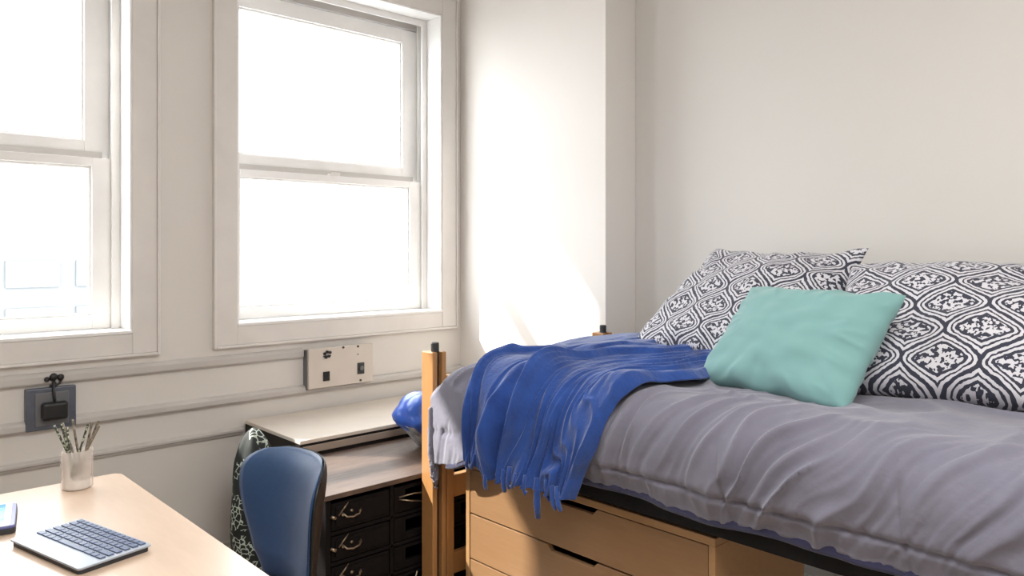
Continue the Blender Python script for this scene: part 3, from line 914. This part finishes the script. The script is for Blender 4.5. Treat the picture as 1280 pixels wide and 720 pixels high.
# ------------------------------------------------------------------ pillows
def pillow(name, W, H, T, c, ex, ey, mat, label, seed, flange=.0, sag=.0, ear=.06, wr=1.0, curl=None, group=None, flat=2.2):
    ex = Vector(ex).normalized(); ey = Vector(ey); ey = (ey-ex*ey.dot(ex)).normalized(); ez = ex.cross(ey).normalized()
    c = Vector(c)
    N = 84
    bm = bmesh.new(); uvl = bm.loops.layers.uv.new('UVMap')
    grids = []
    for sgn in (1, -1):
        P = []
        for i in range(N+1):
            u = -1+2*i/N; row = []
            for j in range(N+1):
                v = -1+2*j/N
                # pinched outline with pointed corners
                x = u*W/2*(1-ear*(1-v*v)**1.0*abs(u)**2)*(1)
                y = v*H/2*(1-ear*1.1*(1-u*u)**1.0*abs(v)**2)
                hgt = ((1-abs(u)**flat)*(1-abs(v)**flat))
                hgt = max(0, hgt)**.52
                z = sgn*T/2*hgt
                k = Vector((u*1.6+seed, v*1.6, sgn*2.0))
                z += wr*hgt*(.020*noise.noise(k*1.2)+.010*noise.noise(k*2.7))*sgn
                # creases running in from the corners/edges
                an = math.atan2(v, u); rad = max(abs(u), abs(v))
                z += sgn*wr*.012*ridged(Vector((an*3.2+seed, rad*1.2, seed)))**2*sm(.45,.9,rad)*(1-sm(.95,1,rad))
                y += -sag*(1-u*u)*sm(0,1,v)
                x *= 1-.035*abs(v)**8; y *= 1-.035*abs(u)**8
                y += wr*.011*noise.noise(Vector((u*3+seed, v*3, 1)))*abs(v)
                x += wr*.011*noise.noise(Vector((u*3, v*3+seed, 7)))*abs(u)
                if curl:
                    z += curl(u, v)
                row.append((c+ex*x+ey*y+ez*z, (u*W/2+1.0+seed*.037, v*H/2+1.0)))
            P.append(row)
        grids.append(P)
    for P in grids:
        V_ = [[bm.verts.new(q[0]) for q in row] for row in P]
        for i in range(N):
            for j in range(N):
                f_ = bm.faces.new([V_[i][j], V_[i+1][j], V_[i+1][j+1], V_[i][j+1]])
                for lp, (a, b_) in zip(f_.loops, ((i,j),(i+1,j),(i+1,j+1),(i,j+1))):
                    lp[uvl].uv = P[a][b_][1]
    bmesh.ops.remove_doubles(bm, verts=bm.verts, dist=.0005)
    o = finish(name, bm, mat, loc=tuple(c), smooth=True)
    tag(o, label, 'pillow', group)
    return o
def mid(*ps):
    s = Vector((0,0,0))
    for p in ps: s += Vector(p)
    return s/len(ps)
# left damask pillow
BL, BRp, TL, TRp = (-1.74,2.37,1.045), (-1.10,2.19,1.045), (-1.86,2.84,1.45), (-1.13,2.72,1.43)
c = mid(BL,BRp,TL,TRp)
pillow('pillow', .74, .60, .17, c+Vector((0,.0,.015)), Vector(BRp)-Vector(BL)+Vector(TRp)-Vector(TL), Vector(TL)-Vector(BL)+Vector(TRp)-Vector(BRp), 'ogee',
       'black and white ogee-print pillow behind the aqua pillow, nearest the foot', 1.3, ear=.07, sag=.02, curl=lambda u, v: .030*sm(.7,1,u)*sm(.6,1,v), group='black and white ogee-print pillows')
BL, BRp, TL, TRp = (-1.00,2.13,1.05), (-.24,2.23,1.05), (-1.12,2.56,1.40), (-.34,2.63,1.39)
c = mid(BL,BRp,TL,TRp)
pillow('pillow', .78, .56, .19, c+Vector((0,.0,.01)), Vector(BRp)-Vector(BL)+Vector(TRp)-Vector(TL), Vector(TL)-Vector(BL)+Vector(TRp)-Vector(BRp), 'ogee',
       'black and white ogee-print pillow at far right, cut off by the picture edge', 4.1, ear=.06, sag=.01, group='black and white ogee-print pillows')
BL, BRp, TL, TRp = (-1.335,2.10,1.05), (-.885,1.985,1.05), (-1.345,2.33,1.335), (-.835,2.25,1.325)
c = mid(BL,BRp,TL,TRp)
pillow('throw_pillow', .535, .40, .165, c+Vector((.034,-.040,-.008)), Vector(BRp)-Vector(BL)+Vector(TRp)-Vector(TL), Vector(TL)-Vector(BL)+Vector(TRp)-Vector(BRp), 'teal',
       'plain aqua green pillow leaning on the two patterned pillows', 7.7, ear=.075, wr=.8)

# ------------------------------------------------------------------ dresser under the bed
X0, X1, Y0, Y1, ZD = -2.127, -1.100, 1.762, 2.262, .690
r = empty('dresser', ((X0+X1)/2, (Y0+Y1)/2, 0), 'light maple four-drawer dresser tucked under the bed', 'dresser')
finish('dresser_top', boxes((X0, X1, Y0, Y1, ZD-.022, ZD)), 'maple_edge', r, bevel=.002)
finish('side_panel', boxes((X0, X0+.020, Y0, Y1, 0, ZD-.022)), 'maple_edge', r, bevel=.0015)
finish('side_panel', boxes((X1-.020, X1, Y0, Y1, 0, ZD-.022)), 'maple_edge', r, bevel=.0015)
finish('back_panel', boxes((X0+.020, X1-.020, Y1-.01, Y1, 0.01, ZD-.022), (X0+.020, X1-.020, Y0+.03, Y1-.01, .02, .035)), 'maple_in', r)
zz = .6665; n_d = 4; pit = .1625
for k in range(n_d):
    z1 = zz-k*pit; z0 = z1-pit+.004
    xc = (X0+X1)/2
    a, c_ = X0+.023, X1-.023
    hw, hd, sl_ = .105, .020, .018
    pts = [(a,Y0+.002,z0),(c_,Y0+.002,z0),(c_,Y0+.002,z1-.002),(xc+hw,Y0+.002,z1-.002),(xc+hw-sl_,Y0+.002,z1-hd),(xc-hw+sl_,Y0+.002,z1-hd),(xc-hw,Y0+.002,z1-.002),(a,Y0+.002,z1-.002)]
    bm = bmesh.new(); prism(bm, pts, (0,.018,0))
    dr = finish('drawer', bm, 'maple', r, bevel=.0012)
    finish('drawer_box', boxes((a+.01, a+.02, Y0+.02, Y1-.03, z0+.01, z1-.035), (c_-.02, c_-.01, Y0+.02, Y1-.03, z0+.01, z1-.035), (a+.02, c_-.02, Y0+.02, Y0+.03, z0+.01, z1-.035), (a+.02, c_-.02, Y0+.03, Y1-.03, z0+.01, z0+.018)), 'maple_in', dr)

# ------------------------------------------------------------------ outside the windows
m = plain('far_building_pale', (.150,.158,.164,1), .9); m2 = plain('far_building_glass', (.125,.135,.145,1), .8)
r = empty('office_building', (-34, 4, -9), 'pale hazy building seen through the left window', 'building')
def bpart(name, b, mat, par=None): return finish(name, boxes(b), mat, par or r)
wl = bpart('building_wall', (-40,-30, 2.2, 9.5, -12, 1.6), m)
bpart('tower', (-40,-29.6, 1.2, 2.15, -12, 3.4), m)
for k in range(4):
    for q in range(3):
        bpart('window', (-29.99,-29.9, 2.9+q*2.1, 4.5+q*2.1, -4.6+k*1.6, -3.7+k*1.6), m2)
gm = plain('outside_ground', (.35,.36,.36,1), .9)
tag(finish('ground', boxes((-120, XO-.5, -80, 80, -12.2, -12)), gm), kind='structure')

# ------------------------------------------------------------------ light
w = bpy.data.worlds.new('sky'); bpy.context.scene.world = w; w.use_nodes = True
nt = w.node_tree; bg = nt.nodes['Background']
bg.inputs[0].default_value = (.96,.98,1,1); bg.inputs[1].default_value = 3.25
sd = Vector((1, .98, -1.157)).normalized()
L = bpy.data.lights.new('sun', 'SUN'); L.energy = 4.5; L.angle = math.radians(1.2); L.color = (1,.95,.87)
o = bpy.data.objects.new('sun', L); COL.objects.link(o)
o.rotation_mode = 'QUATERNION'; o.rotation_quaternion = (-sd).to_track_quat('Z', 'Y'); o.location = (-8,-5,9)
for y0, y1 in WINS:
    L = bpy.data.lights.new('window_portal', 'AREA'); L.shape = 'RECTANGLE'
    L.size = y1-y0; L.size_y = ZW1-ZW0; L.cycles.is_portal = True
    o = bpy.data.objects.new('window_portal', L); COL.objects.link(o)
    o.location = (XO-.02, (y0+y1)/2, (ZW0+ZW1)/2)
    o.rotation_euler = (math.radians(90), 0, math.radians(-90))

# added fill light to brighten the room, with an invented fixture overhead
r = empty('added_fill_fixture', (.1, .6, ZC), 'added round fixture for the fill light, out of the picture', 'fill light')
bm = bmesh.new(); lathe(bm, [(.20,0),(.20,-.03),(.19,-.035)], (.1,.6,ZC-.001), 40); finish('fill_fixture_base', bm, 'white', r, smooth=False, bevel=.003)
L = bpy.data.lights.new('fill_light', 'AREA'); L.shape = 'RECTANGLE'; L.size = 1.6; L.size_y = 1.2; L.energy = 27; L.color = (1,.985,.96)
o = bpy.data.objects.new('fill_light', L); COL.objects.link(o); o.location = (.1, .6, ZC-.06)

# ------------------------------------------------------------------ camera
cam = bpy.data.cameras.new('camera'); co = bpy.data.objects.new('camera', cam); COL.objects.link(co)
f = 953/1280*36
cam.sensor_width = 36; cam.lens = f; cam.sensor_fit = 'HORIZONTAL'
cam.shift_y = (313-360)/1280
co.location = (0,0,1.45)
co.rotation_euler = (math.radians(90), 0, math.radians(46.9))
cam.clip_start = .05; cam.clip_end = 300
sc = bpy.context.scene; sc.camera = co
sc.view_settings.view_transform = 'Standard'; sc.view_settings.look = 'None'
sc.view_settings.gamma = 1; sc.view_settings.use_curve_mapping = False
sc.view_settings.exposure = 1.70
sc.cycles.max_bounces = 12; sc.cycles.diffuse_bounces = 8; sc.cycles.transparent_max_bounces = 16
